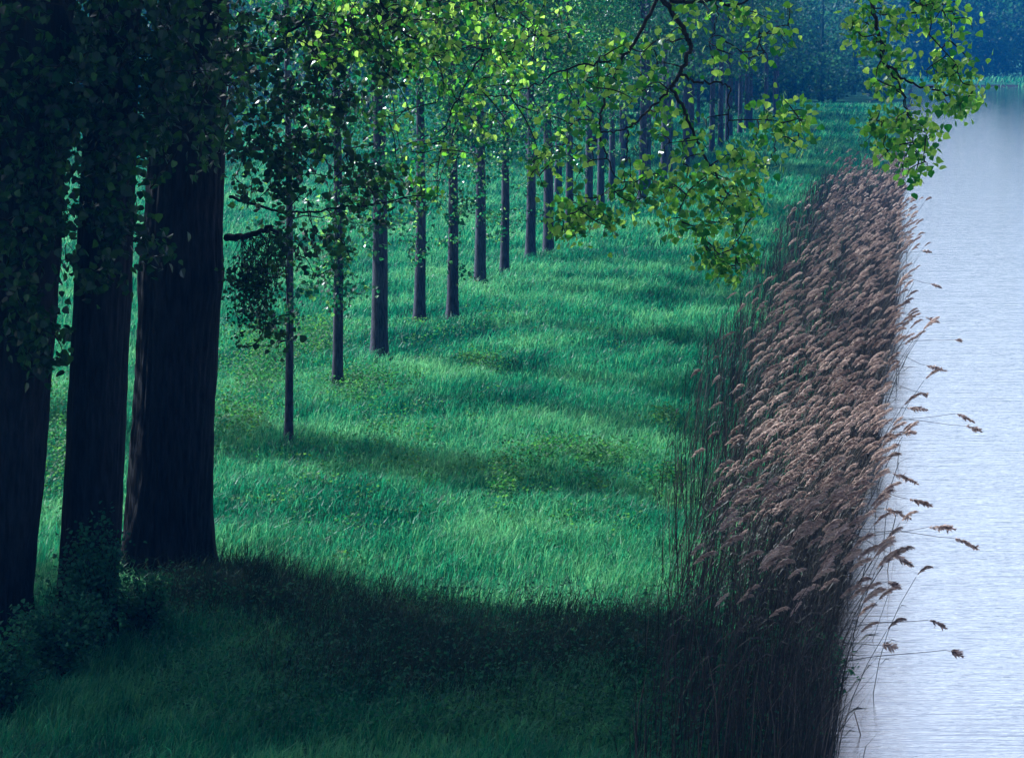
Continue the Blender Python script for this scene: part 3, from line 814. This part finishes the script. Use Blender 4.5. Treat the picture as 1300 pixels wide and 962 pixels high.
# reeds at the far end of the bank
pass

# ------------------------------------------------------------------ haze
hz = bpy.data.materials.new('haze_air'); hz.use_nodes = True
nt = hz.node_tree; nt.nodes.clear()
pv = nt.nodes.new('ShaderNodeVolumePrincipled')
pv.inputs['Color'].default_value = (.05, .32, 1.0, 1)
pv.inputs['Density'].default_value = .0005
pv.inputs['Anisotropy'].default_value = .2
om = nt.nodes.new('ShaderNodeOutputMaterial'); nt.links.new(pv.outputs[0], om.inputs['Volume'])
bx0, bx1, by0, by1, bz0, bz1 = -2600, 2600, -320, 5100, -2.8, 32
Vb = np.array([(x, y, z) for z in (bz0, bz1) for y in (by0, by1) for x in (bx0, bx1)])
hzo = build('haze', Vb, [np.array([[0, 2, 3, 1], [4, 5, 7, 6], [0, 1, 5, 4], [1, 3, 7, 5], [3, 2, 6, 7], [2, 0, 4, 6]])], hz)
tag(hzo, 'pale blue air in front of the far trees', 'haze', kind='stuff')

# ------------------------------------------------------------------ light
EL, AZ = R(41), R(-57)
sun = bpy.data.lights.new('sun', 'SUN'); sun.energy = 5.0; sun.angle = R(.6); sun.color = (1, .95, .86)
so = bpy.data.objects.new('sun', sun); COL.objects.link(so)
from mathutils import Vector
sd = Vector((math.sin(AZ) * math.cos(EL), math.cos(AZ) * math.cos(EL), math.sin(EL)))
so.rotation_euler = sd.to_track_quat('Z', 'Y').to_euler()
so.location = (-40, 60, 60)
w = bpy.data.worlds.new('World'); S.world = w; w.use_nodes = True
sk = w.node_tree.nodes.new('ShaderNodeTexSky'); sk.sky_type = 'NISHITA'; sk.sun_disc = False
sk.sun_elevation = EL; sk.sun_rotation = AZ; sk.ozone_density = 1.5; sk.dust_density = 10.0; sk.air_density = .8
# unseen cloud band added low in the sky so its reflection brightens the water
wn = w.node_tree.nodes.new; wl = w.node_tree.links.new
tc = wn('ShaderNodeTexCoord'); sx = wn('ShaderNodeSeparateXYZ'); wl(tc.outputs['Generated'], sx.inputs[0])
el = ramp(w.node_tree, [(0, 0, 0), (.3, .3, .3), (1, 1, 1), (.92, .92, .92), (.38, .38, .38), (0, 0, 0)], [0.045, .078, .125, .19, .29, .5]); wl(sx.outputs['Z'], el.inputs[0])
fr = wn('ShaderNodeMapRange'); fr.interpolation_type = 'SMOOTHSTEP'; fr.inputs['From Min'].default_value = .2; fr.inputs['From Max'].default_value = .8; wl(sx.outputs['Y'], fr.inputs['Value'])
mpn = wn('ShaderNodeMapping'); mpn.inputs['Scale'].default_value = (2, 2, 9); wl(tc.outputs['Generated'], mpn.inputs['Vector'])
nzc = wn('ShaderNodeTexNoise'); nzc.inputs['Scale'].default_value = 2.2; nzc.inputs['Detail'].default_value = 5; wl(mpn.outputs[0], nzc.inputs['Vector'])
nr = wn('ShaderNodeMapRange'); nr.inputs['From Min'].default_value = .3; nr.inputs['From Max'].default_value = .6; nr.inputs['To Min'].default_value = .6; wl(nzc.outputs['Fac'], nr.inputs['Value'])
m1 = wn('ShaderNodeMath'); m1.operation = 'MULTIPLY'; wl(el.outputs[0], m1.inputs[0]); wl(fr.outputs[0], m1.inputs[1])
m2 = wn('ShaderNodeMath'); m2.operation = 'MULTIPLY'; wl(m1.outputs[0], m2.inputs[0]); wl(nr.outputs[0], m2.inputs[1])
cm = wn('ShaderNodeMixRGB'); wl(m2.outputs[0], cm.inputs[0]); wl(sk.outputs[0], cm.inputs[1]); cm.inputs[2].default_value = (10.4, 10.6, 10.7, 1)
wl(cm.outputs[0], w.node_tree.nodes['Background'].inputs[0])
w.node_tree.nodes['Background'].inputs[1].default_value = .09
vs = S.view_settings
vs.view_transform = 'Standard'; vs.look = 'None'; vs.gamma = 1; vs.use_curve_mapping = False
vs.exposure = 0.75
vs.use_white_balance = True
vs.white_balance_temperature = 5400
vs.white_balance_tint = 5
S.cycles.volume_bounces = 0
S.cycles.max_bounces = 8
S.cycles.transmission_bounces = 4
S.cycles.use_denoising = True
